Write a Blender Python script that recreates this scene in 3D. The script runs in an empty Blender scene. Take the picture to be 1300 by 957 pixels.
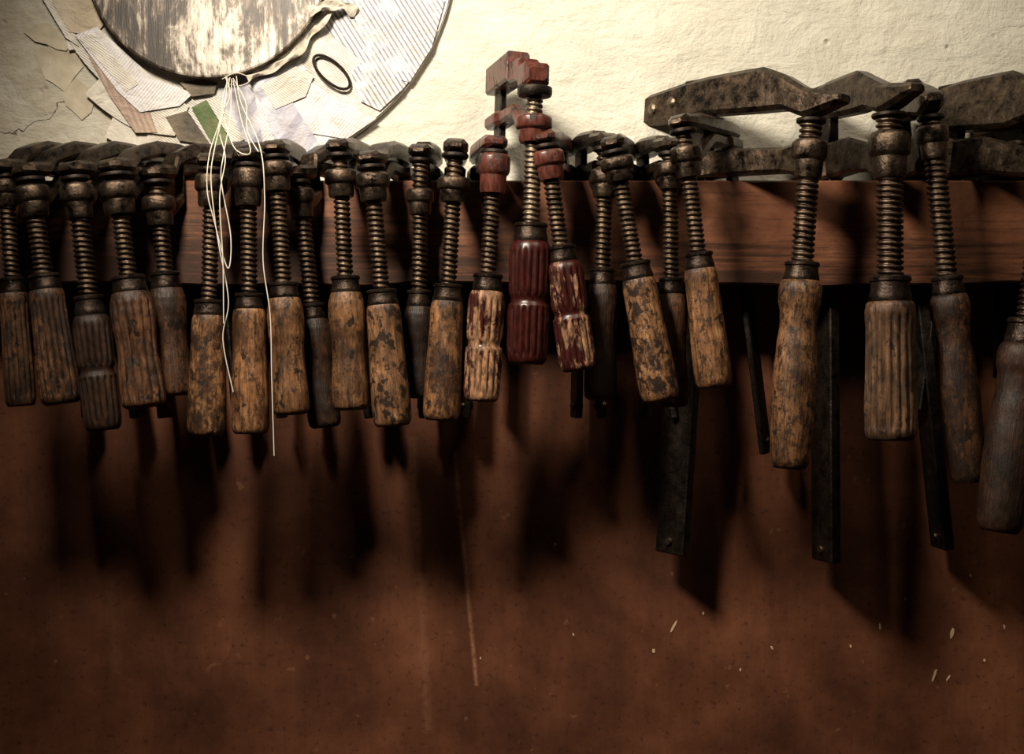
import bpy, bmesh, math, random
from mathutils import Vector, Matrix
random.seed(7)
C = bpy.context.scene.collection
S = 0.0008; D = 1.3; YB = -0.048
def P(px, py, y):
    f = (D + y) / D * S
    return Vector(((px - 650) * f, y, (478 - py) * f))

# ---------------------------------------------------------------- node helper
class G:
    def __init__(s, name):
        s.m = bpy.data.materials.new(name); s.m.use_nodes = True
        s.t = s.m.node_tree; s.b = s.t.nodes['Principled BSDF']
        s.tc = s.t.nodes.new('ShaderNodeTexCoord')
        s.rnd = s.t.nodes.new('ShaderNodeObjectInfo').outputs['Random']
        s.co = s.tc.outputs['Object']
    def put(s, sock, v):
        if isinstance(v, bpy.types.NodeSocket): s.t.links.new(v, sock)
        elif isinstance(v, (tuple, list)) and sock.type == 'RGBA': sock.default_value = (*v[:3], 1)
        else: sock.default_value = v
    def math(s, op, a, b=0.0, c=None, clamp=False):
        n = s.t.nodes.new('ShaderNodeMath'); n.operation = op; n.use_clamp = clamp
        s.put(n.inputs[0], a); s.put(n.inputs[1], b)
        if c is not None: s.put(n.inputs[2], c)
        return n.outputs[0]
    def mapping(s, scale=(1, 1, 1), rot=(0, 0, 0), rand=True, vec=None):
        n = s.t.nodes.new('ShaderNodeMapping'); s.t.links.new(vec or s.co, n.inputs[0])
        n.inputs['Scale'].default_value = scale; n.inputs['Rotation'].default_value = rot
        if rand:
            s.t.links.new(s.math('MULTIPLY', s.rnd, 37.0), n.inputs['Location'])
        return n.outputs[0]
    def noise(s, scale, detail=4, rough=.6, vec=None, dist=0):
        n = s.t.nodes.new('ShaderNodeTexNoise')
        if vec: s.t.links.new(vec, n.inputs['Vector'])
        n.inputs['Scale'].default_value = scale; n.inputs['Detail'].default_value = detail
        n.inputs['Roughness'].default_value = rough; n.inputs['Distortion'].default_value = dist
        return n.outputs['Fac']
    def ramp(s, fac, stops):
        n = s.t.nodes.new('ShaderNodeValToRGB'); s.t.links.new(fac, n.inputs[0])
        e = n.color_ramp.elements
        while len(e) < len(stops): e.new(.5)
        for i, (p, c) in enumerate(stops):
            e[i].position = p
            e[i].color = (*c, 1) if isinstance(c, tuple) else (c, c, c, 1)
        return n.outputs[0]
    def mix(s, fac, a, b, mode='MIX'):
        n = s.t.nodes.new('ShaderNodeMix'); n.data_type = 'RGBA'; n.blend_type = mode
        s.put(n.inputs[0], fac); s.put(n.inputs[6], a); s.put(n.inputs[7], b)
        return n.outputs[2]
    def bump(s, h, strength=.3, dist=.002):
        n = s.t.nodes.new('ShaderNodeBump'); s.t.links.new(h, n.inputs['Height'])
        n.inputs['Strength'].default_value = strength; n.inputs['Distance'].default_value = dist
        s.t.links.new(n.outputs[0], s.b.inputs['Normal'])
    def out(s, col, rough=.6, metal=0, spec=.5):
        s.put(s.b.inputs['Base Color'], col); s.put(s.b.inputs['Roughness'], rough)
        s.put(s.b.inputs['Metallic'], metal); s.put(s.b.inputs['Specular IOR Level'], spec)
        return s.m

def wood(name, lo, mid, hi, grime=.5, stretch=.14, vary=.4, stain=.5):
    g = G(name)
    v = g.mapping((1, 1, stretch))
    grain = g.noise(330, 6, .7, v, .4)
    col = g.ramp(grain, [(.30, lo), (.5, mid), (.70, hi)])
    pale = g.noise(55, 7, .75, g.mapping((1.3, 1.3, .5), rot=(.3, 0, 0)), .2)
    col = g.mix(g.ramp(pale, [(.56, 0.0), (.66, .5)]), col, tuple(min(.6, c * 1.3) for c in hi))
    wide = g.noise(34, 6, .7, g.mapping((1, 1, .7)), .3)
    col = g.mix(g.ramp(wide, [(.40, .92), (.60, 0.0)]), col, tuple(c * .45 for c in lo))
    blot = g.noise(150, 9, .80, g.mapping((1, 1, .65)), .2)
    amt = g.math('MULTIPLY_ADD', g.rnd, .08, -.02)
    t0 = .565 - .10 * grime
    col = g.mix(g.math('MULTIPLY', g.ramp(g.math('ADD', blot, amt), [(t0, 0.0), (t0 + .07, 1.0)]), .86), col, (.016, .008, .005))
    big = g.noise(90, 4, .62, g.mapping((1.1, 1.1, .8), rot=(.5, .2, 0)), .2)
    t1 = .665 - .14 * stain
    col = g.mix(g.ramp(big, [(t1, 0.0), (t1 + .025, .92)]), col, (.012, .007, .005))
    sc = g.noise(520, 3, .7, g.mapping((1, 1, .05)))
    col = g.mix(g.ramp(sc, [(.57, 0.0), (.66, .8)]), col, (.02, .010, .006))
    br = g.math('MULTIPLY_ADD', g.math('FRACT', g.math('MULTIPLY', g.rnd, 7.3)), vary, .80 - vary / 2)
    hsv = g.t.nodes.new('ShaderNodeHueSaturation'); g.put(hsv.inputs['Color'], col); g.put(hsv.inputs['Value'], br)
    g.bump(g.math('ADD', grain, g.math('ADD', g.math('MULTIPLY', blot, .6), sc)), .55, .0012)
    return g.out(hsv.outputs[0], g.math('MULTIPLY_ADD', blot, .5, .22), 0, .34)

def painted(name, paint, under, amount, metal=0, scale=85):
    g = G(name)
    v = g.mapping((1, 1, .35))
    n = g.noise(scale, 7, .75, v, .3)
    mask = g.ramp(n, [(amount, 0.0), (amount + .03, 1.0)])
    f = g.noise(300, 4, .65, v)
    und = g.ramp(f, [(.38, tuple(c * .18 for c in under)), (.62, under)])
    pc = g.ramp(f, [(.35, tuple(c * .28 for c in paint)), (.68, paint)])
    g.bump(g.math('ADD', g.math('MULTIPLY', mask, -.6), g.math('MULTIPLY', f, .5)), .5, .001)
    return g.out(g.mix(mask, pc, und), g.math('MULTIPLY_ADD', mask, .3, .34), metal, .4)

def metal(name, lo, hi, r0=.28, r1=.35, m=.75, bs=.5):
    g = G(name)
    v = g.mapping()
    n = g.noise(80, 7, .75, v, .3)
    f = g.noise(420, 3, .6, v)
    col = g.ramp(n, [(.38, lo), (.66, hi)])
    g.bump(g.math('ADD', n, g.math('MULTIPLY', f, .4)), bs, .0018)
    return g.out(col, g.math('MULTIPLY_ADD', n, r1, r0), m, .5)

M = {}
M['tan'] = wood('worn_tan_wood', (.085, .036, .014), (.26, .120, .050), (.43, .235, .112), .46, stain=.45)
M['spotted'] = wood('stained_tan_wood', (.090, .040, .016), (.29, .140, .062), (.46, .26, .13), .5, .14, .1, stain=.95)
M['brown'] = wood('brown_wood', (.036, .016, .007), (.118, .052, .023), (.22, .105, .050), .52, stain=.5)
M['deep'] = wood('deep_brown_wood', (.016, .007, .004), (.046, .020, .010), (.085, .040, .020), .3, .14, 0)
M['dark'] = wood('dark_wood', (.014, .007, .004), (.050, .022, .010), (.095, .045, .022), .6)
M['grey'] = wood('weathered_wood', (.034, .019, .011), (.14, .072, .036), (.27, .150, .080), .5, .06, .1, stain=.3)
M['redwood'] = painted('dark_red_paint_on_wood', (.045, .007, .005), (.14, .06, .03), .65)
M['peel'] = painted('peeling_red_paint_on_wood', (.048, .009, .007), (.33, .17, .085), .53)
M['peel2'] = painted('peeling_paint_on_tan_wood', (.056, .012, .009), (.34, .175, .088), .46)
M['redmetal'] = painted('red_enamel_on_steel', (.120, .034, .023), (.03, .018, .014), .55, 0, 60)
M['steel'] = metal('oily_dark_steel', (.006, .0045, .0035), (.032, .022, .016))
M['cast'] = metal('black_cast_iron', (.007, .005, .004), (.15, .108, .076), .13, .36, .88, .6)
M['thread'] = metal('worn_screw_steel', (.028, .019, .013), (.145, .103, .072), .2, .3, .9)
M['brightthread'] = metal('bright_screw_steel', (.09, .069, .050), (.30, .24, .175), .2, .3, .9)
M['ferrule'] = metal('dark_ferrule_steel', (.009, .006, .005), (.060, .041, .029), .16, .3, .8)

# ---------------------------------------------------------------- mesh helpers
class MB:
    def __init__(s): s.v = []; s.f = []
    def add(s, vs, fs):
        o = len(s.v); s.v += [tuple(v) for v in vs]; s.f += [tuple(i + o for i in f) for f in fs]
    def lathe(s, prof, cx=0, cy=0, seg=28, rfun=None):
        vs = []; n = len(prof)
        for i, (r, z) in enumerate(prof):
            for k in range(seg):
                a = 2 * math.pi * k / seg
                rr = r if rfun is None else rfun(r, z, a, i / (n - 1))
                vs.append((cx + rr * math.cos(a), cy + rr * math.sin(a), z))
        fs = []
        for i in range(n - 1):
            for k in range(seg):
                k2 = (k + 1) % seg
                fs.append((i * seg + k, (i + 1) * seg + k, (i + 1) * seg + k2, i * seg + k2))
        fs.append(tuple(range(seg)))
        fs.append(tuple((n - 1) * seg + k for k in reversed(range(seg))))
        s.add(vs, fs)
    def box(s, x0, x1, y0, y1, z0, z1, b=0.001):
        pr = [(x0 + b, y0), (x1 - b, y0), (x1, y0 + b), (x1, y1 - b), (x1 - b, y1), (x0 + b, y1), (x0, y1 - b), (x0, y0 + b)]
        cx, cy = (x0 + x1) / 2, (y0 + y1) / 2
        def ring(z, k):
            return [(cx + (x - cx) * (1 - k * b / max(1e-6, (x1 - x0) / 2)), cy + (y - cy) * (1 - k * b / max(1e-6, (y1 - y0) / 2)), z) for x, y in pr]
        rings = [ring(z0, 1), ring(z0 + b, 0), ring(z1 - b, 0), ring(z1, 1)]
        vs = [v for r in rings for v in r]; fs = []
        for i in range(3):
            for k in range(8): fs.append((i * 8 + k, i * 8 + (k + 1) % 8, (i + 1) * 8 + (k + 1) % 8, (i + 1) * 8 + k))
        fs.append(tuple(reversed(range(8)))); fs.append(tuple(range(24, 32)))
        s.add(vs, fs)
    def forged(s, st, ch=.0016, sub=4):
        # forged arm: chamfered rectangular sections (x, zc, h, w), edges eased along its length
        dense = []
        for i in range(len(st) - 1):
            a = st[max(0, i - 1)]; b = st[i]; c = st[i + 1]; d = st[min(len(st) - 1, i + 2)]
            for j in range(sub):
                t = j / sub
                cm_ = [.5 * ((2 * b[k]) + (-a[k] + c[k]) * t + (2 * a[k] - 5 * b[k] + 4 * c[k] - d[k]) * t * t + (-a[k] + 3 * b[k] - 3 * c[k] + d[k]) * t ** 3) for k in range(4)]
                ln = [b[k] + (c[k] - b[k]) * t for k in range(4)]
                dense.append(tuple(cm_[k] * .35 + ln[k] * .65 if k else ln[0] for k in range(4)))
        dense.append(st[-1])
        f = st[0]; l = st[-1]
        st2 = [(f[0] - .0015, f[1], f[2] - .003, f[3] - .003)] + dense + [(l[0] + .0015, l[1], l[2] - .003, l[3] - .003)]
        vs = []
        for x, z, h, w in st2:
            c = min(ch, h * .3, w * .3); a, b = w / 2, h / 2
            for yy, zz in ((a, -b + c), (a, b - c), (a - c, b), (-a + c, b), (-a, b - c), (-a, -b + c), (-a + c, -b), (a - c, -b)):
                vs.append((x, yy, z + zz))
        n = len(st2); fs = []
        for i in range(n - 1):
            for k in range(8):
                k2 = (k + 1) % 8
                fs.append((i * 8 + k, i * 8 + k2, (i + 1) * 8 + k2, (i + 1) * 8 + k))
        fs.append(tuple(reversed(range(8)))); fs.append(tuple((n - 1) * 8 + k for k in range(8)))
        s.add(vs, fs)
    def tube(s, pts, r, seg=8):
        pts = [Vector(p) for p in pts]; vs = []; n = len(pts)
        for i, p in enumerate(pts):
            t = (pts[min(n - 1, i + 1)] - pts[max(0, i - 1)]).normalized()
            a = t.cross(Vector((0, 1, 0)))
            if a.length < .05: a = t.cross(Vector((1, 0, 0)))
            a.normalize(); b = t.cross(a)
            for k in range(seg):
                an = 2 * math.pi * k / seg
                vs.append(p + a * r * math.cos(an) + b * r * math.sin(an))
        fs = []
        for i in range(n - 1):
            for k in range(seg):
                k2 = (k + 1) % seg
                fs.append((i * seg + k, i * seg + k2, (i + 1) * seg + k2, (i + 1) * seg + k))
        fs.append(tuple(reversed(range(seg)))); fs.append(tuple((n - 1) * seg + k for k in range(seg)))
        s.add(vs, fs)
    def build(s, name, mat, parent=None, sharp=35, smooth=True):
        me = bpy.data.meshes.new(name); me.from_pydata(s.v, [], s.f); me.validate(); me.update()
        bm = bmesh.new(); bm.from_mesh(me); bmesh.ops.recalc_face_normals(bm, faces=bm.faces); bm.to_mesh(me); bm.free()
        if smooth:
            me.polygons.foreach_set('use_smooth', [True] * len(me.polygons))
            me.set_sharp_from_angle(angle=math.radians(sharp))
        me.materials.append(mat)
        o = bpy.data.objects.new(name, me); C.objects.link(o)
        if parent: o.parent = parent
        return o

def spline(pts, sub=8):
    pts = [Vector(p) for p in pts]; out = []
    for i in range(len(pts) - 1):
        a = pts[max(0, i - 1)]; b = pts[i]; c = pts[i + 1]; d = pts[min(len(pts) - 1, i + 2)]
        for j in range(sub):
            t = j / sub
            out.append(.5 * ((2 * b) + (c - a) * t + (2 * a - 5 * b + 4 * c - d) * t * t + (3 * b - 3 * c + d - a) * t ** 3))
    out.append(pts[-1]); return out

def tag(o, label, cat, group=None):
    o['label'] = label; o['category'] = cat
    if group: o['group'] = group
    return o

# ---------------------------------------------------------------- setting
def wall_mat():
    g = G('cream_plaster')
    v = g.mapping(rand=False)
    big = g.noise(5, 5, .6, v); mid = g.noise(20, 7, .66, v, .4); fine = g.noise(150, 4, .6, v)
    brush = g.noise(38, 7, .7, g.mapping((.6, 1, 1.3), rot=(0, .35, 0), rand=False), .5)
    col = g.ramp(big, [(.3, (.52, .51, .44)), (.55, (.65, .64, .56)), (.8, (.73, .72, .64))])
    col = g.mix(g.ramp(brush, [(.42, 0.0), (.72, .45)]), col, (.47, .44, .36))
    vo = g.t.nodes.new('ShaderNodeTexVoronoi'); g.t.links.new(v, vo.inputs['Vector']); vo.inputs['Scale'].default_value = 42
    pit = g.ramp(vo.outputs['Distance'], [(.05, 1.0), (.16, 0.0)])
    pit = g.math('MULTIPLY', pit, g.ramp(mid, [(.5, 0.0), (.62, 1.0)]))
    vn = g.t.nodes.new('ShaderNodeTexVoronoi'); vn.feature = 'DISTANCE_TO_EDGE'
    ad = g.t.nodes.new('ShaderNodeVectorMath'); ad.operation = 'MULTIPLY_ADD'
    nn = g.t.nodes.new('ShaderNodeTexNoise'); g.t.links.new(v, nn.inputs['Vector']); nn.inputs['Scale'].default_value = 24
    nn.inputs['Detail'].default_value = 5
    g.t.links.new(nn.outputs['Color'], ad.inputs[0]); ad.inputs[1].default_value = (.10, .10, .10); g.t.links.new(v, ad.inputs[2])
    g.t.links.new(ad.outputs[0], vn.inputs['Vector']); vn.inputs['Scale'].default_value = 6
    crack = g.ramp(vn.outputs['Distance'], [(.0, 1.0), (.006, 0.0)])
    sx = g.t.nodes.new('ShaderNodeSeparateXYZ'); g.t.links.new(g.co, sx.inputs[0])
    m = g.math('LESS_THAN', g.math('ADD', sx.outputs[0], g.math('MULTIPLY', big, .12)), -.40)
    crack = g.math('MULTIPLY', crack, m)
    lf = g.math('MULTIPLY', g.math('SUBTRACT', -.24, sx.outputs[0]), 4.0, clamp=True)
    stain = g.math('MULTIPLY', g.ramp(mid, [(.36, .1), (.60, 1.0)]), lf)
    col = g.mix(g.math('MULTIPLY', stain, .5), col, (.36, .29, .20))
    col = g.mix(g.math('MULTIPLY', pit, .35), col, (.42, .37, .28))
    col = g.mix(g.math('MULTIPLY', crack, .8), col, (.10, .07, .05))
    h = g.math('ADD', g.math('MULTIPLY', mid, 1.0), g.math('ADD', g.math('MULTIPLY', fine, .15), g.math('MULTIPLY', brush, .6)))
    h = g.math('SUBTRACT', h, g.math('ADD', g.math('MULTIPLY', pit, .6), g.math('MULTIPLY', crack, .4)))
    g.bump(h, .75, .008)
    return g.out(col, .85, 0, .2)

def panel_mat():
    g = G('stained_brown_board')
    v = g.mapping(rand=False)
    vs = g.mapping((1, 1, .12), rand=False)
    big = g.noise(7, 7, .64, v, .15); streak = g.noise(38, 5, .7, vs); fine = g.noise(150, 5, .7, v)
    col = g.ramp(big, [(.34, (.060, .020, .010)), (.50, (.115, .039, .018)), (.68, (.185, .067, .031))])
    col = g.mix(g.ramp(streak, [(.45, 0.0), (.75, .45)]), col, (.040, .014, .007))
    speck = g.ramp(fine, [(.33, 1.0), (.43, 0.0)])
    col = g.mix(g.math('MULTIPLY', speck, .6), col, (.018, .008, .005))
    dots = g.noise(60, 3, .6, v)
    col = g.mix(g.ramp(dots, [(.69, 0.0), (.72, .6)]), col, (.20, .09, .05))
    sx = g.t.nodes.new('ShaderNodeSeparateXYZ'); g.t.links.new(g.co, sx.inputs[0])
    def line(x0, z0, x1, z1, w, strength, col):
        k = (x1 - x0) / (z1 - z0)
        xl = g.math('MULTIPLY_ADD', g.math('SUBTRACT', sx.outputs[2], z0), k, x0)
        xl = g.math('ADD', xl, g.math('MULTIPLY', g.math('SUBTRACT', streak, .5), .004))
        d = g.math('ABSOLUTE', g.math('SUBTRACT', sx.outputs[0], xl))
        a = g.math('SUBTRACT', 1.0, g.math('DIVIDE', d, w), clamp=True)
        zz = g.math('MULTIPLY', g.math('LESS_THAN', sx.outputs[2], z0), g.math('GREATER_THAN', sx.outputs[2], z1))
        a = g.math('MULTIPLY', g.math('MULTIPLY', a, zz), g.ramp(fine, [(.35, .25), (.6, 1.0)]))
        return g.mix(g.math('MULTIPLY', a, strength), col, (.36, .18, .10))
    col = line(-.058, -.075, -.036, -.312, .0032, .9, col)
    col = line(-.10, -.06, -.085, -.36, .007, .22, col)
    col = line(-.41, -.14, -.40, -.30, .008, .12, col)
    g.bump(g.math('ADD', g.math('MULTIPLY', fine, .4), streak), .2, .002)
    return g.out(col, g.math('MULTIPLY_ADD', big, .3, .42), 0, .3)

def slab(name, x0, x1, y0, y1, z0, z1, mat, parent=None, b=.001):
    m = MB(); m.box(x0, x1, y0, y1, z0, z1, b); return m.build(name, mat, parent, 30)
w = slab('wall_back', -1.3, 1.3, .0, .06, -.9, 1.3, wall_mat(), b=.002); w['kind'] = 'structure'
PZ = .185
pn = slab('wall_lower', -1.3, 1.3, -.006, -.0002, -.9, PZ, panel_mat()); pn['kind'] = 'structure'
pn['label'] = 'dark red brown stained board covering the wall below the rail'

def rail_mat():
    g = G('red_brown_rail_wood')
    v = g.mapping((.8, 1, 1), rand=False)
    n = g.noise(26, 7, .7, v, .3); b = g.noise(14, 8, .75)
    g2 = g.noise(190, 5, .65, g.mapping((.9, 1, .9), rand=False))
    col = g.ramp(n, [(.3, (.085, .031, .015)), (.5, (.135, .051, .025)), (.72, (.205, .088, .045))])
    sx = g.t.nodes.new('ShaderNodeSeparateXYZ'); g.t.links.new(g.co, sx.inputs[0])
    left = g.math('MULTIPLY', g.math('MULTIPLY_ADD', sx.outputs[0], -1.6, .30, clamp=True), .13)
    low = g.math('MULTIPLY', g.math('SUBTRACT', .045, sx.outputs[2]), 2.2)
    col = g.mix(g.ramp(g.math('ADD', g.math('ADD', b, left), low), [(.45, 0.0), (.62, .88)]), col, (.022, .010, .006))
    col = g.mix(g.ramp(g2, [(.60, 0.0), (.72, .5)]), col, (.02, .01, .006))
    g.bump(g.math('ADD', n, g.math('MULTIPLY', g2, .5)), .2, .0014)
    return g.out(col, .5, 0, .3)
RT = .188
rm = rail_mat()
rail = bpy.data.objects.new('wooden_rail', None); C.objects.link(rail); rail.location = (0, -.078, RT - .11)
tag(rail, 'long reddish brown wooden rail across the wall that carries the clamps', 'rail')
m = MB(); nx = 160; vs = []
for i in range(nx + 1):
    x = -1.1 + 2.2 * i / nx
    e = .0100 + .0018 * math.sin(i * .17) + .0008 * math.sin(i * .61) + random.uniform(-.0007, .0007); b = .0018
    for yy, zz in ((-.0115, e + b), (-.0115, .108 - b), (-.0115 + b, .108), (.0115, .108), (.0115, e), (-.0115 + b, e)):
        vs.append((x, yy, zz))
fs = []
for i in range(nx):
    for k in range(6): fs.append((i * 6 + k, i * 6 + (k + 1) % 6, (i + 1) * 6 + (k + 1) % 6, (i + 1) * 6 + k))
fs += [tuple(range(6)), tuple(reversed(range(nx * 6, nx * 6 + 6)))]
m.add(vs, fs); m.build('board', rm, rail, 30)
for x in (-.98, -.08, .64, 1.05):
    m = MB(); m.box(x - .012, x + .012, .0115, .0722, .02, .09, .001); m.build('spacer_block', rm, rail)

fm = G('pale_paint'); fleck_mat = fm.out((.50, .35, .23), .6)
def fleck(px, py, lw, lh, rot):
    c = P(px, py, -.0063); m = MB(); n = 12; top = []
    for k in range(n):
        a = 2 * math.pi * k / n
        r = 1 + random.uniform(-.25, .25)
        x, z = lw * math.cos(a) * r, lh * math.sin(a) * r
        x, z = x * math.cos(rot) - z * math.sin(rot), x * math.sin(rot) + z * math.cos(rot)
        top.append((c.x + x * S, c.z + z * S))
    vs = [(x, -.0060, z) for x, z in top] + [(x * .85 + c.x * .15, -.0068, z * .85 + c.z * .15) for x, z in top]
    fs = [(k, (k + 1) % n, n + (k + 1) % n, n + k) for k in range(n)] + [tuple(range(n, 2 * n))]
    m.add(vs, fs); m.build('paint_fleck', fleck_mat, pn)
for a in [(1209, 803, 2.2, 7, -.3), (1186, 857, 1.5, 9, -.35), (855, 795, 1.6, 8, -.5), (830, 826, 1.8, 3, 0), (980, 822, 1.4, 2.5, .4), (1117, 795, 1.3, 4, .1),
          (1204, 860, 1.2, 5, -.6), (1250, 838, 1.5, 2, 0), (728, 805, 1.2, 2, .3), (1080, 820, 1.2, 2, 0), (1150, 760, 1.1, 2, .6), (893, 778, 1.2, 2.2, 0),
          (1232, 730, 1.3, 2, 0), (705, 690, 1.2, 2, 0), (610, 835, 1.2, 2, 0), (1275, 795, 1.3, 3, .2), (940, 850, 1.3, 2, 0)]:
    fleck(*a)

# ---------------------------------------------------------------- clamps
HP = {
 'pear': [(0, .80), (.03, .88), (.10, .97), (.18, 1.0), (.30, .97), (.42, .90), (.54, .89), (.68, .95), (.82, 1.0), (.92, 1.0), (.965, .96), (.99, .86), (1.0, .74)],
 'straight': [(0, .80), (.03, .87), (.09, .90), (.2, .90), (.34, .92), (.5, .96), (.65, 1.0), (.85, 1.02), (.94, 1.0), (.98, .93), (1.0, .80)],
 'long': [(0, .82), (.02, .93), (.06, .99), (.11, .97), (.17, .86), (.24, .84), (.36, .93), (.5, 1.0), (.65, 1.0), (.8, .96), (.92, .91), (.97, .85), (1.0, .70)],
 'double': [(0, .78), (.03, .9), (.08, .98), (.14, 1.0), (.40, .97), (.44, .93), (.455, .84), (.50, .84), (.515, .94), (.56, 1.0), (.88, .98), (.95, .92), (.985, .84), (1.0, .72)],
 'barrel': [(0, .84), (.02, .92), (.08, .96), (.25, .93), (.5, .95), (.75, 1.0), (.93, .99), (.975, .93), (1.0, .82)],
}
def lerp_prof(pr, n):
    out = []
    for i in range(n + 1):
        t = i / n
        for (a, ra), (b, rb) in zip(pr, pr[1:]):
            if a <= t <= b + 1e-9:
                k = (t - a) / (b - a); k = k * k * (3 - 2 * k) if (b - a) > .05 else k
                out.append((t, ra + (rb - ra) * k)); break
    return out

GROUP = 'screw clamps hanging in a row on the wooden rail'
def clamp(label, top, col, fer, bot, w, bar, sw=21, ys=-.150, prof='pear', mat='tan', flute=0, jawz=None, slz=None, big=False,
          body='cast', barend=530, over=.014, back=.014, jback=None, thread='thread', cw=None, rivets=False, jh=None, jw=1.0, sh=None):
    tx, ty = top; bx, by = bot
    jback = jback or back
    f = (D + ys) / D * S
    A = P(tx, ty, ys); B = P(bx, by, ys); u = (A - B).normalized()
    Q = P(bar, ty, YB); wv = Q - A; wv -= wv.dot(u) * u; L = wv.length
    X = -wv / L; Y = u.cross(X); O = A + wv
    R = Matrix((X, Y, u)).transposed().to_4x4()
    root = bpy.data.objects.new('screw_clamp', None); C.objects.link(root)
    root.matrix_world = Matrix.Translation(O) @ R
    tag(root, label, 'clamp', GROUP)
    zl = lambda py: ((478 - py) * f - A.z) / u.z
    zw = lambda z, x=0: (z - O.z - x * X.z) / u.z
    H = sh or (.027 if big else .0135); W = .017 if big else .013
    zs = zw(slz if slz else RT + .0025 + H / 2, .03)
    c0, c1 = zl(col[0]), zl(col[1]); zc = (c0 + c1) / 2; ch = c0 - c1
    bm_ = M[body]
    m = MB()
    m.forged([(-back, zs, H * .95, W * 1.6), (.013, zs, H, W * 1.6), (.018, zs, H * .94, W * 1.1), (.052, zs, H * .92, W),
              (L - .026, zc * .7 + zs * .3, min(H * .85, .027), W * .95), (L - .008, zc, min(ch * .85, H * 1.1), W * 1.3)], .0028)
    arm = m.build('sliding_arm', bm_, root, 28)
    cr = (cw or (w * .87 if not big else w * .80)) * f / 2
    m = MB()
    sr = sw * f / 2
    m.lathe([(sr * 1.15, c0 + .0003), (cr * .86, c0), (cr * .97, c0 - ch * .06), (cr, c0 - ch * .11), (cr, c0 - ch * .42), (cr * .96, c0 - ch * .47), (cr * .82, c0 - ch * .54),
             (cr * .79, c0 - ch * .90), (cr * .73, c1), (sr * 1.1, c1)], L, 0, 28)
    m.build('threaded_collar', bm_, arm, 32)
    hj = jh or (.034 if big else .0155)
    zj = zw(jawz) if jawz else max(zs + H / 2 + .002 + hj / 2, hj * .6 + .003)
    m = MB()
    if big:
        th = min(.027, hj * .78)
        st = [(-jback, zj - hj * .10, hj * .86, .014), (-jback * .25, zj, hj * .98, .017), (.016, zj + .001, hj * 1.02, .019), (L * .60, zj - .001, hj * 1.12, .019),
              (L - .028, zj * .50 + th * .25 + .003, (hj + th) * .5, .020), (L - .004, th * .5 + .0008, th, .022), (L + over * .4, th * .50, th * .72, .022), (L + over, th * .52, th * .34, .017)]
        m.forged(st, .0042, 3)
    elif jh:
        tipz = hj * .46
        st = [(-jback, zj + .003, hj * 1.15, .021), (L * .50, zj + .003, hj * 1.15, .023), (L * .51, zj - .004, hj * .85, .020), (L * .66, zj - .005, hj * .85, .020), (L * .82, zj * .45 + tipz * .55, hj * .95, .020),
              (L - .014, tipz + .0008, hj * .90, .024), (L + over * .6, tipz, hj * .86, .024), (L + over, tipz - .0005, hj * .6, .019)]
        m.forged(st, .0022, 1)
    else:
        tipz = hj * .40
        st = [(-jback, zj, hj * .95, .018 * jw), (.013, zj + .001, hj * 1.06, .022 * jw), (L * .45, zj + .0005, hj * 1.0, .019 * jw), (L * .74, zj * .5 + tipz * .5 + .002, hj * .92, .018 * jw),
              (L - .013, tipz + .0012, hj * .84, .023 * jw), (L + over * .5, tipz, hj * .74, .021 * jw), (L + over, tipz - .0010, hj * .40, .013 * jw)]
        m.forged(st, .0034, 2)
    jaw = m.build('fixed_jaw', bm_, root, 24)
    if rivets:
        for xx, zz in ((-jback + .012, zj - .003), (-jback + .038, zj + .000)):
            m = MB()
            m.lathe([(.0054, 0), (.0052, .0020), (.0036, .0036), (.001, .0041)], 0, 0, 18)
            r = m.build('rivet', M['brightthread'], jaw)
            r.matrix_local = Matrix.Translation((xx, -.0070, zz)) @ Matrix.Rotation(math.pi / 2, 4, 'X')
    bw, bt = (.036, .011) if big else (.021, .0065)
    ztop = zj + hj / 2 + .001; zbot = ((478 - barend) * (D + YB) / D * S - O.z) / u.z
    m = MB(); m.box(-bw / 2, bw / 2, -bt / 2, bt / 2, zbot, ztop, .0012)
    barob = m.build('bar', M['steel'], root, 30)
    m = MB(); m.lathe([(.0035, -bt / 2 - .0025), (.0042, -bt / 2 - .0012), (.0042, bt / 2 + .0012), (.0035, bt / 2 + .0025)], 0, 0, 14)
    pin = m.build('stop_pin', M['thread'], barob)
    pin.matrix_local = Matrix.Translation((0, 0, zbot + .012)) @ Matrix.Rotation(math.pi / 2, 4, 'X')
    f0, f1, zb = zl(fer[0]), zl(fer[1]), zl(by)
    pitch = 6.6 * f if not big else 7.4 * f
    ztp = -.005; zbt = f0 - .002; seg = 24; nz = max(8, int((ztp - zbt) / pitch * 9))
    pr = [(sr, ztp + (zbt - ztp) * i / nz) for i in range(nz + 1)]
    depth = sr * .19
    def rf(r, z, a, t):
        ph = (z / pitch + a / (2 * math.pi)) % 1.0
        tri = abs(ph - .5) * 2
        k = min(1, max(0, (tri - .36) / .34)); k = k * k * (3 - 2 * k)
        return r - depth * k
    m = MB(); m.lathe(pr, L, 0, seg, rf)
    scr = m.build('screw', M[thread], root, 80)
    pr_ = cr * (.84 if not (jh and not big) else .95)
    ph_ = 1.0 if not (jh and not big) else 1.9
    m = MB(); m.lathe([(pr_ * .8, 0), (pr_ * .97, -.0006), (pr_, -.0014), (pr_, -.0034 * ph_), (pr_ * .93, -.0044 * ph_), (sr * .95, -.0050 * ph_), (sr * .8, -.0075 * ph_)], L, 0, 24)
    m.build('swivel_pad', M['steel'], scr, 32)
    hr = w * f / 2; hl = f1 - zb
    pts = [(r * hr, f1 + .001 - (hl + .001) * t) for t, r in lerp_prof(HP[prof], 56)]
    fl = None
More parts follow.
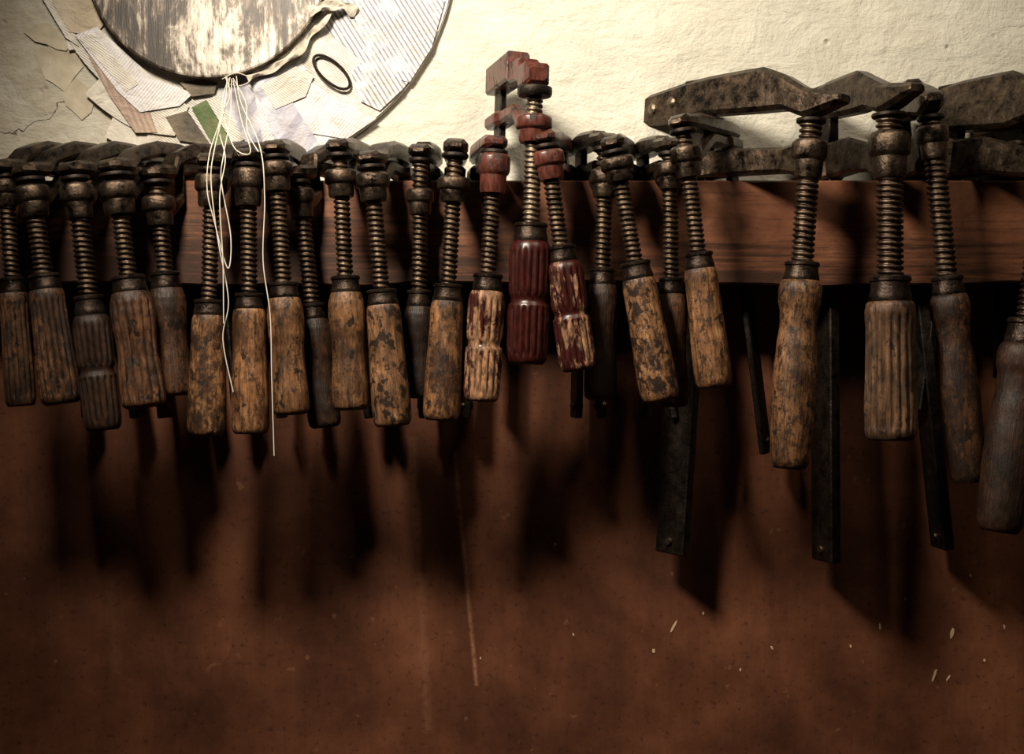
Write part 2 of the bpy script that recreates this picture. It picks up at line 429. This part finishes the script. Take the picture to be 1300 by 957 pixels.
    if flute:
        def fl(r, z, a, t):
            env = min(1, max(0, (t - .06) / .06)) * min(1, max(0, (.95 - t) / .05))
            if prof == 'double' and .43 < t < .54: env = 0
            c = abs(math.cos(a * flute / 2))
            return r * (1 - .13 * env * (1 - c ** .7))
    m = MB(); m.lathe(pts, L, 0, 160 if flute else 40, fl)
    h = m.build('handle', M[mat], root, 60)
    fr = hr * .80; fh = f0 - f1
    m = MB(); m.lathe([(sr * 1.05, f0 + .0004), (fr * .92, f0), (fr * .99, f0 - fh * .06), (fr * .99, f0 - fh * .18), (fr * .91, f0 - fh * .24), (fr * .93, f0 - fh * .5), (fr * 1.0, f0 - fh * .72),
                      (fr * 1.02, f0 - fh * .92), (fr * .98, f1 - .0002)], L, 0, 28)
    m.build('ferrule', M['ferrule'], h, 32)
    return root

BK = -.115
clamp('clamp with narrow fluted dark brown handle, leftmost in the row', (6, 220), (228, 262), (352, 373), (27, 515), 38, 92, prof='barrel', mat='brown', flute=14, jw=1.15)
clamp('clamp with broad fluted brown handle, second from the left end of the rail', (38, 225), (236, 275), (348, 369), (79, 512), 50, 132, 24, prof='straight', mat='brown', flute=16, jw=1.2)
clamp('clamp with blackened two-section handle low beside the broad fluted brown one', (95, 223), (234, 277), (375, 401), (132, 546), 49, 175, 25, prof='double', mat='dark', flute=16, jw=1.2)
clamp('clamp with pear shaped grooved brown handle, fourth from the left end of the rail', (146, 219), (232, 272), (350, 372), (184, 517), 56, 232, 23, prof='pear', mat='brown', flute=14, jw=1.2)
clamp('clamp with smooth brown handle set back behind the threads, fifth from the left', (199, 228), (249, 286), (345, 367), (223, 502), 48, 280, 22, ys=BK, mat='brown', jw=1.2)
clamp('clamp with long pale brown handle directly behind the left hanging threads', (269, 212), (222, 262), (380, 401), (262, 552), 48, 325, prof='straight', mat='tan', jw=1.1)
clamp('clamp with long tan handle hanging between the two white thread ends', (315, 206), (214, 261), (372, 393), (318, 550), 47, 355, prof='straight', mat='tan')
clamp('clamp with brown waisted handle just right of the long single thread', (350, 196), (205, 242), (358, 379), (370, 526), 47, 377, mat='tan')
clamp('clamp with dark recessed handle between two lighter waisted ones, ninth from the left', (379, 228), (240, 276), (385, 406), (413, 542), 42, 440, ys=BK, mat='dark', jw=1.1)
clamp('clamp with orange brown waisted handle and round cap above its short bare screw', (431, 194), (216, 250), (350, 372), (446, 520), 47, 466, mat='tan')
clamp('clamp with tan handle spotted with black grime, right of the orange brown waisted one', (471, 209), (220, 255), (367, 388), (499, 540), 49, 512, prof='straight', mat='spotted', jw=1.1)
clamp('clamp with dark recessed handle behind the spotted tan one, near the rail centre', (534, 200), (240, 272), (368, 390), (531, 505), 40, 548, ys=BK, mat='dark')
clamp('clamp with tan handle leaning left, next to the peeling red painted ones', (578, 194), (225, 256), (360, 383), (560, 533), 47, 579, prof='straight', mat='tan')
clamp('clamp whose fluted handle has mostly lost its red paint, left of the all-red clamp', (628, 190), (196, 245), (347, 370), (611, 509), 48, 610, prof='double', mat='peel2', flute=16, body='redmetal')
clamp('all-red clamp standing highest, with glossy dark red fluted handle and bright screw', (679, 110), (147, 181), (283, 307), (669, 462), 54, 636, 22, prof='double', mat='redwood', flute=18, body='redmetal',
      slz=.250, jawz=.289, thread='brightthread', back=.018, jh=.024, over=.006, barend=500)
clamp('clamp with chipped dark red fluted handle tilting right beside the all-red clamp', (693, 183), (192, 228), (312, 333), (735, 470), 49, 714, prof='double', mat='peel', flute=16, body='redmetal')
clamp('clamp with dark recessed handle just right of the chipped red one', (768, 186), (215, 250), (340, 362), (762, 507), 42, 738, ys=BK, mat='dark')
clamp('clamp with strongly tilted tan handle marked by dark stains', (780, 190), (200, 230), (332, 355), (839, 508), 49, 794, prof='straight', mat='spotted')
clamp('clamp with narrow brown handle half hidden behind the strongly tilted one', (850, 192), (206, 240), (352, 374), (854, 516), 40, 816, ys=BK, mat='brown')
clamp('small clamp with smooth light tan handle, last before the large clamps', (867, 163), (186, 225), (320, 342), (907, 491), 47, 922, mat='tan', slz=.2255, jawz=.2400, barend=575, prof='straight')
clamp('large clamp with riveted shiny black jaw and long smooth orange brown handle', (1030, 150), (178, 226), (332, 357), (1002, 594), 56, 888, 29, big=True, prof='long', mat='tan', jawz=.271, barend=702, over=.034, back=.018, jback=.069, rivets=True, jh=.037)
clamp('large clamp with thick weathered grooved handle and the fattest screw', (1129, 143), (168, 226), (350, 384), (1131, 558), 66, 1046, 34, big=True, prof='barrel', mat='grey', flute=18, jawz=.266, barend=712, over=.040, back=.03, jh=.035, sh=.036)
clamp('large clamp with long brown handle tilting right, beside the thick grooved one', (1181, 146), (160, 201), (350, 375), (1229, 611), 51, 1140, 27, ys=-.13, big=True, prof='long', mat='brown', jawz=.262, barend=695, over=.014, back=.04, jh=.034, sh=.038)
clamp('large clamp with dark brown handle leaning left, lowest and rightmost', (1339, 156), (190, 226), (405, 438), (1268, 674), 64, 1206, 30, ys=-.165, big=True, prof='long', mat='deep', jawz=.261, barend=520, over=.02, back=.035, jh=.048, sh=.038)
clamp('large black clamp cut off by the right edge with only its jaw showing', (1430, 156), (190, 226), (405, 438), (1425, 640), 60, 1286, 30, ys=-.165, big=True, prof='long', mat='deep', jawz=.265, barend=480, over=.02, back=.045, jh=.052, sh=.038)

# ---------------------------------------------------------------- round collage and plate on the wall
CX, CY, RR = 290, -70, 289
def paper(name, c1, c2, freq=0, rot=0, dark=None, ink=.5, thr=.5, dirty=.4):
    g = G(name)
    v = g.mapping(rand=False)
    n = g.noise(22, 4, .6, v); col = g.ramp(n, [(.3, c1), (.7, c2)])
    if freq:
        wv = g.t.nodes.new('ShaderNodeTexWave'); g.t.links.new(g.mapping(rot=(0, rot, 0), rand=False), wv.inputs['Vector'])
        wv.inputs['Scale'].default_value = freq; wv.inputs['Distortion'].default_value = .3; wv.bands_direction = 'X'
        k = g.ramp(wv.outputs['Fac'], [(thr, 0.0), (thr + .12, 1.0)])
        br = g.noise(45, 2, .5, g.mapping((1, 1, 1), rot=(0, rot, 0), rand=False))
        k = g.math('MULTIPLY', k, g.ramp(br, [(.36, .2), (.52, 1.0)]))
        col = g.mix(g.math('MULTIPLY', k, ink), col, dark or (.2, .18, .2))
    dirt = g.noise(30, 6, .7, v, .5)
    col = g.mix(g.ramp(dirt, [(.48, 0.0), (.72, dirty)]), col, (.30, .22, .14))
    g.bump(g.noise(22, 6, .62, v, .6), .9, .009)
    return g.out(col, .7, 0, .25)
PM = {
 'base': paper('off_white_card', (.54, .51, .45), (.66, .63, .56)),
 'comb': paper('striped_print', (.60, .60, .61), (.70, .70, .70), 70, math.radians(32), (.16, .16, .20), .8, .55),
 'plain': paper('plain_print', (.60, .59, .60), (.70, .69, .69), 110, math.radians(-40), (.22, .22, .26), .5, .62),
 'lilac': paper('lilac_print', (.38, .39, .47), (.58, .58, .62), 14, math.radians(-35), (.22, .22, .32), .5, .6),
 'text': paper('small_print', (.60, .58, .53), (.70, .68, .62), 150, math.radians(55), (.16, .15, .14), .6, .55),
 'green': paper('green_print', (.05, .085, .03), (.14, .19, .09)),
 'photo': paper('dark_photo_print', (.025, .025, .022), (.19, .16, .12)),
 'tan': paper('yellowed_print', (.40, .34, .25), (.54, .48, .38)),
 'pink': paper('faded_pink_print', (.32, .23, .19), (.46, .37, .31), 60, .4, (.2, .13, .1), .5, .5),
}
def sheet(name, pts, y, mat, parent, th=.0005, curl=0):
    m = MB(); n = len(pts)
    ps = [P(a, b, y) for a, b in pts]
    c = sum(ps, Vector()) / n
    vs = [c + Vector((0, -curl * .3, 0))] + [p + Vector((0, -curl * abs(math.sin(i * 1.7)), 0)) for i, p in enumerate(ps)]
    vs += [v + Vector((0, th, 0)) for v in vs[:]]
    o = n + 1; fs = []
    for k in range(n):
        k2 = (k + 1) % n
        fs += [(0, 1 + k, 1 + k2), (o, o + 1 + k2, o + 1 + k), (1 + k, o + 1 + k, o + 1 + k2, 1 + k2)]
    m.add(vs, fs)
    return m.build(name, mat, parent, 30, smooth=False)
def arc(a0, a1, r, n=14):
    return [(CX + r * math.cos(math.radians(a0 + (a1 - a0) * i / n)), CY + r * math.sin(math.radians(a0 + (a1 - a0) * i / n))) for i in range(n + 1)]
pd = bpy.data.objects.new('paper_disc', None); C.objects.link(pd)
tag(pd, 'large round disc pasted over with printed paper pages, high on the left wall', 'paper disc')
ring = []
for k in range(120):
    a = 3 * k
    rr = RR if not 124 < a < 205 else RR * (.78 + .05 * math.sin(a * .35) + .03 * math.sin(a * 1.3))
    q = P(CX + rr * math.cos(math.radians(a)), CY + rr * math.sin(math.radians(a)), -.008); ring.append((q.x, q.z))
m = MB(); n = len(ring); q = P(CX, CY, -.006)
m.add([(q.x, -.001, q.z), (q.x, -.006, q.z)] + [(x, -.001, z) for x, z in ring] + [(x, -.006, z) for x, z in ring],
      [t for k in range(n) for t in ((0, 2 + k, 2 + (k + 1) % n), (1, 2 + n + (k + 1) % n, 2 + n + k), (2 + k, 2 + (k + 1) % n, 2 + n + (k + 1) % n, 2 + n + k))])
m.build('backing_card', PM['base'], pd, 30)
def sector(a0, a1, r0, r1, y, mat, name='printed_page', curl=.0005):
    return sheet(name, arc(a0, a1, r1) + arc(a1, a0, r0), y, PM[mat], pd, curl=curl)
sector(2, 24, 120, 288, -.0070, 'plain'); sector(22, 41, 150, 287, -.0080, 'comb'); sector(-18, 3, 130, 287, -.0078, 'lilac')
sector(40, 60, 140, 288, -.0072, 'text'); sector(58, 80, 140, 287, -.0082, 'plain'); sector(79, 93, 150, 286, -.0076, 'lilac')
sector(92, 113, 160, 285, -.0071, 'text'); sector(112, 134, 150, 262, -.0075, 'base'); sector(133, 160, 150, 236, -.0070, 'text')
sheet('printed_page', [(420, 30), (500, -20), (565, 0), (548, 60), (520, 104), (474, 92)], -.0090, PM['comb'], pd, curl=.0006)
sheet('printed_page', [(446, 92), (474, 62), (504, 74), (512, 112), (482, 140), (458, 128)], -.0096, PM['comb'], pd, curl=.0006)
sheet('printed_page', [(315, 108), (372, 88), (430, 128), (478, 150), (440, 176), (372, 165)], -.0095, PM['plain'], pd, curl=.0006)
sheet('printed_page', [(318, 100), (350, 96), (408, 186), (372, 205), (345, 168)], -.0102, PM['lilac'], pd, curl=.0006)
sheet('printed_page', [(330, 108), (376, 84), (398, 96), (388, 122), (350, 138)], -.0110, PM['text'], pd, curl=.0006)
sheet('printed_page', [(243, 136), (262, 126), (296, 182), (276, 192)], -.0108, PM['green'], pd)
sheet('printed_page', [(262, 126), (276, 120), (310, 176), (296, 184)], -.0108, PM['text'], pd)
sheet('printed_page', [(210, 148), (238, 140), (268, 184), (228, 178)], -.0102, PM['photo'], pd, curl=.0006)
sheet('printed_page', [(150, 110), (192, 104), (240, 134), (222, 172), (186, 168)], -.0096, PM['text'], pd, curl=.0006)
sheet('printed_page', [(112, 70), (150, 60), (184, 124), (200, 168), (172, 168), (140, 122)], -.0100, PM['pink'], pd, curl=.001)
sheet('printed_page', [(95, 44), (124, 34), (196, 100), (246, 118), (228, 134), (178, 142), (150, 116)], -.0112, PM['plain'], pd, curl=.001)
sheet('printed_page', [(100, 48), (116, 42), (176, 106), (160, 116)], -.0124, PM['text'], pd)
sheet('printed_page', [(228, 104), (256, 100), (276, 104), (272, 118), (244, 122)], -.0122, PM['photo'], pd)
sheet('printed_page', [(60, -10), (110, -30), (140, 20), (120, 46), (88, 40)], -.0095, PM['tan'], pd, curl=.001)
sheet('printed_page', [(48, -12), (72, -20), (92, 30), (100, 58), (84, 48)], -.0085, PM['text'], pd, curl=.001)

def plate_mat():
    g = G('worn_mottled_metal')
    v = g.mapping((1, .38, 1), rot=(0, 0, .75), rand=False)
    n = g.noise(24, 9, .78, v, .35); f = g.noise(200, 4, .7, g.mapping((1, .07, 1), rot=(0, 0, .9), rand=False))
    big = g.noise(8, 4, .6, g.mapping(rand=False))
    t = g.math('ADD', g.math('MULTIPLY', n, .66), g.math('ADD', g.math('MULTIPLY', f, .20), g.math('MULTIPLY', big, .14)))
    col = g.ramp(t, [(.470, (.022, .016, .012)), (.505, (.09, .068, .049)), (.535, (.28, .25, .21)), (.61, (.52, .50, .45))])
    g.bump(g.math('ADD', n, f), .4, .001)
    return g.out(col, .42, .2, .5)
pc = P(262, -60, -.026); pr = 157 * S * (D - .026) / D
plate = bpy.data.objects.new('round_plate', None); C.objects.link(plate)
plate.matrix_world = Matrix.Translation((pc.x, -.0165, pc.z)) @ Matrix.Rotation(math.pi / 2, 4, 'X')
tag(plate, 'round mottled brown and white worn metal plate in front of the paper disc', 'plate')
m = MB(); m.lathe([(pr * .97, 0), (pr * .995, .001), (pr, .002), (pr, .0055), (pr * .996, .0065), (pr * .985, .0068), (pr * .98, .0060), (pr * .5, .0062), (pr * .1, .0064)], 0, 0, 128)
m.build('plate_face', plate_mat(), plate, 30)
m = MB()
m.lathe([(pr + .0001, .0008), (pr + .0012, .0014), (pr + .0012, .0048), (pr + .0001, .0054)], 0, 0, 128)
m.build('rim_band', M['thread'], plate, 40)

cm = G('off_white_cloth'); nn = cm.noise(60, 4, .6, cm.mapping()); cm.bump(nn, .6, .003)
cloth = cm.out(cm.ramp(nn, [(.3, (.34, .31, .25)), (.7, (.60, .57, .49))]), .9, 0, .1)
def ribbon(name, pts, wid, mat, twist=0):
    pts = spline(pts, 10); m = MB(); n = len(pts); vs = []
    for i, p in enumerate(pts):
        t = (pts[min(n - 1, i + 1)] - pts[max(0, i - 1)]).normalized()
        s_ = t.cross(Vector((0, 1, 0))).normalized()
        a = math.sin(i * .35) * .4 + twist
        d = s_ * math.cos(a) + Vector((0, 1, 0)) * math.sin(a)
        ww = wid * (.85 + .25 * math.sin(i * .5 + 1))
        for k in range(5):
            q = (k / 4 - .5) * ww
            vs.append(p + d * q + Vector((0, -.0014 * math.cos(k * 2.4 + i * .4), 0)))
    top = len(vs); vs += [v + Vector((0, .0007, 0)) for v in vs[:]]
    fs = []
    for i in range(n - 1):
        for k in range(4):
            a, b, c_, d_ = i * 5 + k, i * 5 + k + 1, (i + 1) * 5 + k + 1, (i + 1) * 5 + k
            fs += [(a, b, c_, d_), (top + a, top + d_, top + c_, top + b)]
        a, b = i * 5, (i + 1) * 5; fs.append((a, b, top + b, top + a))
        a, b = i * 5 + 4, (i + 1) * 5 + 4; fs.append((a, top + a, top + b, b))
    m.add(vs, fs); return m.build(name, mat, None, 60)
def off(a, rr, y):
    return P(262 + rr * math.cos(math.radians(a)), -60 + rr * math.sin(math.radians(a)), y)
tag(ribbon('cloth_strip', [off(14, 166, -.017), off(26, 170, -.017), off(38, 165, -.016), off(50, 168, -.018), off(62, 164, -.017), off(72, 164, -.018)], .014, cloth), 'crumpled off-white cloth strip tucked round the lower right rim of the plate', 'cloth')
tag(ribbon('cloth_strip', [P(392, 14, -.0255), P(414, 6, -.025), P(436, 6, -.018), P(452, 16, -.012)], .012, cloth), 'short knotted cloth end at the upper right of the plate', 'cloth')

m = MB(); pts = []
for k in range(41):
    a = 2 * math.pi * k / 40; ca, sa = 29 * math.cos(a), 12.5 * math.sin(a); t = math.radians(42)
    pts.append(P(421 + ca * math.cos(t) - sa * math.sin(t), 91 + ca * math.sin(t) + sa * math.cos(t), -.0120 - .0015 * math.sin(a)))
m.tube(pts, .0015)
tag(m.build('wire_loop', M['steel']), 'black oval wire loop lying on the printed paper right of the plate', 'loop')

tm = G('yellowed_tape'); nt = tm.noise(40, 4, .6, tm.mapping()); tm.bump(nt, .4, .002)
tape = tm.out(tm.ramp(nt, [(.3, (.38, .33, .24)), (.7, (.56, .51, .40))]), .45, 0, .4)
def tapep(pts, label, y=-.003):
    o = sheet('tape_piece', pts, y, tape, None, .0006, .0005); tag(o, label, 'tape', 'old tape pieces stuck on the wall')
tapep([(44, 62), (64, 58), (84, 50), (98, 66), (106, 84), (94, 98), (82, 116), (66, 104), (58, 100), (50, 82)], 'crumpled yellowed tape piece left of the paper disc', -.001)
tapep([(30, 40), (46, 30), (60, 28), (82, 44), (90, 56), (84, 64), (72, 62), (60, 56), (44, 52)], 'folded tape strip above the crumpled tape piece, beside the paper disc', -.0024)
tapep([(78, 118), (96, 98), (112, 110), (120, 128), (116, 142), (104, 152), (92, 140), (84, 134)], 'torn tape piece below the crumpled one, nearest the clamps', -.001)

sm = G('white_thread'); smat = sm.out((.60, .56, .48), .8)
def thread(px, label, r=.00046):
    pts = [P(a, b, y) for a, b, y in px]
    m = MB(); m.tube(spline(pts, 8), r, 6)
    tag(m.build('thread', smat), label, 'thread', 'white threads hanging from the plate')
thread([(288, 96, -.026), (286, 130, -.08), (272, 190, -.165), (268, 230, -.176), (276, 300, -.176), (290, 380, -.176), (283, 430, -.176), (296, 497, -.176)], 'white thread ending above the butt of the long pale brown handle')
thread([(300, 96, -.026), (306, 130, -.07), (330, 186, -.165), (336, 250, -.176), (334, 330, -.176), (343, 400, -.176), (345, 480, -.176), (348, 578, -.176)], 'longest single white thread, reaching below all the small handles')
thread([(292, 98, -.027), (280, 150, -.10), (266, 195, -.168), (263, 240, -.178), (272, 280, -.178), (289, 340, -.178), (293, 300, -.174), (281, 230, -.172), (284, 195, -.166), (292, 150, -.10), (294, 100, -.026)], 'long looped white thread doubling back beside the pale brown handle')
thread([(290, 99, -.028), (282, 130, -.075), (289, 165, -.13), (300, 190, -.165), (318, 192, -.168), (306, 150, -.10), (296, 102, -.028)], 'narrow thread loop below the plate resting on the clamp tops')
thread([(296, 99, -.027), (312, 130, -.075), (314, 165, -.13), (328, 192, -.168)], 'short thread end splaying right below the plate')
thread([(286, 97, -.028), (292, 120, -.06), (278, 160, -.12), (286, 200, -.172), (279, 250, -.180), (283, 330, -.180), (284, 410, -.180)], 'white thread running straight down over the screw beside the loop')
thread([(282, 100, -.024), (300, 92, -.030), (318, 100, -.025), (306, 108, -.029), (288, 106, -.029)], 'thread knot tied under the plate rim')

# ---------------------------------------------------------------- light and camera
def spot(loc, target, rad, power, color, ang, blend=1.0):
    l = bpy.data.lights.new('lamp', 'SPOT'); l.shadow_soft_size = rad; l.energy = power; l.color = color
    l.spot_size = math.radians(ang); l.spot_blend = blend
    o = bpy.data.objects.new('lamp', l); C.objects.link(o); o.location = loc
    o.rotation_euler = (Vector(target) - Vector(loc)).to_track_quat('-Z', 'Y').to_euler()
    return o
spot((-.36, -.74, .72), (.06, 0, .11), .10, 84, (1, .87, .70), 80)
spot((.50, -.75, .95), (.18, 0, .20), .14, 18, (1, .84, .64), 80)  # weaker fill light, added from the right to model the handles
wd = bpy.data.worlds.new('world'); bpy.context.scene.world = wd; wd.use_nodes = True
wd.node_tree.nodes['Background'].inputs[0].default_value = (1, .72, .50, 1); wd.node_tree.nodes['Background'].inputs[1].default_value = .012
cam = bpy.data.cameras.new('camera'); co = bpy.data.objects.new('camera', cam); C.objects.link(co)
co.location = (0, -D, 0); co.rotation_euler = (math.pi / 2, 0, 0)
cam.sensor_width = 36; cam.lens = 36 * D / (1300 * S); cam.clip_start = .01
bpy.context.scene.camera = co
bpy.context.scene.view_settings.view_transform = 'Standard'
